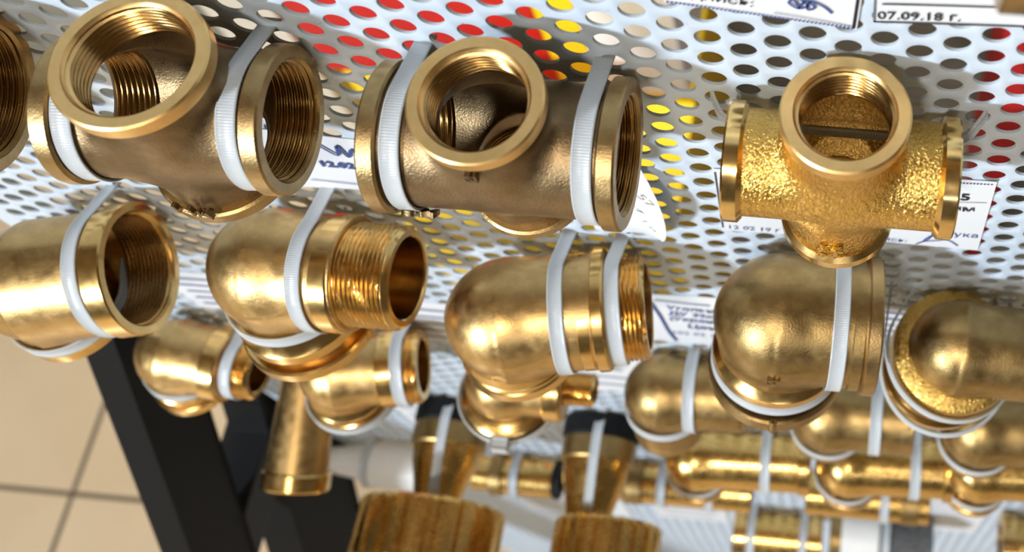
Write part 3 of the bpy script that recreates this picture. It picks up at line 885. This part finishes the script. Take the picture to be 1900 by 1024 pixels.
to_stand(beam('', -.449, -.428, (-.012, -.390), (-.755, -1.64), .070, BLACK))['label'] = 'upper slanting black leg with a lighter front face'
to_stand(beam('', -.462, -.432, (-.005, -.640), (-.595, -1.64), .110, BLACK))
to_stand(box('foot_bar', -.470, -.430, -.160, .060, -.722, -.674, CHAR))
fl = mesh_obj('floor', [(-4, -5, 0), (4, -5, 0), (4, 3, 0), (-4, 3, 0)], [(0, 1, 2, 3)], FLOORM, smooth=False)
fl.location = (-1.20, .042, FZ)
fl['kind'] = 'structure'
cl = mesh_obj('ceiling', [(-4, -5, 1.62), (3, -5, 1.62), (3, 3, 1.62), (-4, 3, 1.62)], [(3, 2, 1, 0)], plain('ceiling_paint', (.30, .26, .20), .8), smooth=False)
cl['kind'] = 'structure'

# ------------------------------------------------------------------ light
def area(name, loc, target, sx, sy, power, col=(1, 1, 1)):
    l = bpy.data.lights.new(name, 'AREA'); l.shape = 'RECTANGLE'; l.size = sx; l.size_y = sy; l.energy = power; l.color = col
    o = bpy.data.objects.new(name, l); COL.objects.link(o); o.location = loc
    d = Vector(target) - Vector(loc); o.rotation_euler = d.to_track_quat('-Z', 'Y').to_euler()
    return o
area('ceiling_lamp', (-.25, -1.62, 1.56), (0, 0, -.1), .26, .20, 21, (1, .90, .78))
area('ceiling_lamp', (-2.9, -3.9, 1.50), (0, 0, -.1), .50, .34, 290, (.82, .91, 1))
area('ceiling_lamp', (.9, -3.2, 1.58), (.9, -3.2, 0), 1.3, .12, 10, (.96, .98, 1))
area('carton_fill_light', (-.25, .14, .30), (-.25, .60, -.75), 1.0, .05, 3.6, (1, .98, .94)).data.spread = 1.3  # unseen fill light added behind the panel to brighten the cartons

w = bpy.data.worlds.new('World'); SC.world = w; w.use_nodes = True
bg = w.node_tree.nodes['Background']; bg.inputs[0].default_value = (.90, .76, .56, 1); bg.inputs[1].default_value = .09

# ------------------------------------------------------------------ camera
cam = bpy.data.cameras.new('camera'); co = bpy.data.objects.new('camera', cam); COL.objects.link(co)
Rc = ((0.9954099194521893, 0.09374376198253923, -0.019266534341886885), (-0.07496934966742295, 0.888926106207705, 0.451873847785919),
      (0.05948687978562789, -0.44835531087717606, 0.8918737726503685))
m = Matrix(Rc).transposed().to_4x4(); m.translation = Vector((0.07688480863860478, -0.2315798824496154, 0.36975914757357387))
co.matrix_world = m
cam.sensor_width = 36; cam.lens = 2242.470469142239 / 1900 * 36
cam.shift_x = -(1487.349910528172 - 950) / 1900; cam.shift_y = (273.0149492480177 - 512) / 1900
cam.clip_start = .01; cam.clip_end = 30
cam.dof.use_dof = True; cam.dof.focus_distance = .50; cam.dof.aperture_fstop = 8.5
SC.camera = co

SC.view_settings.view_transform = 'Standard'; SC.view_settings.look = 'None'
SC.view_settings.gamma = 1; SC.view_settings.use_curve_mapping = False
SC.view_settings.exposure = 0.18

# repeats of one kind share a group phrase
GROUPS = {'cable tie': 'nylon cable ties holding the fittings', 'label': 'paper labels on the perforated panel', 'carton': 'cartons on the rack behind the panel'}
for o in bpy.data.objects:
    if o.parent is None and 'category' in o:
        if o['category'] in GROUPS: o['group'] = GROUPS[o['category']]
        for k, g in (('pipe_cross', 'brass crosses in the top row'), ('pipe_elbow', 'brass elbows tied to the panel'), ('pipe_nipple', 'brass nipples low on the panel'),
                     ('pipe_coupling', 'brass couplings at the bottom edge'), ('pipe_union', 'brass gasket unions low on the panel')):
            if o.name.startswith(k): o['group'] = g
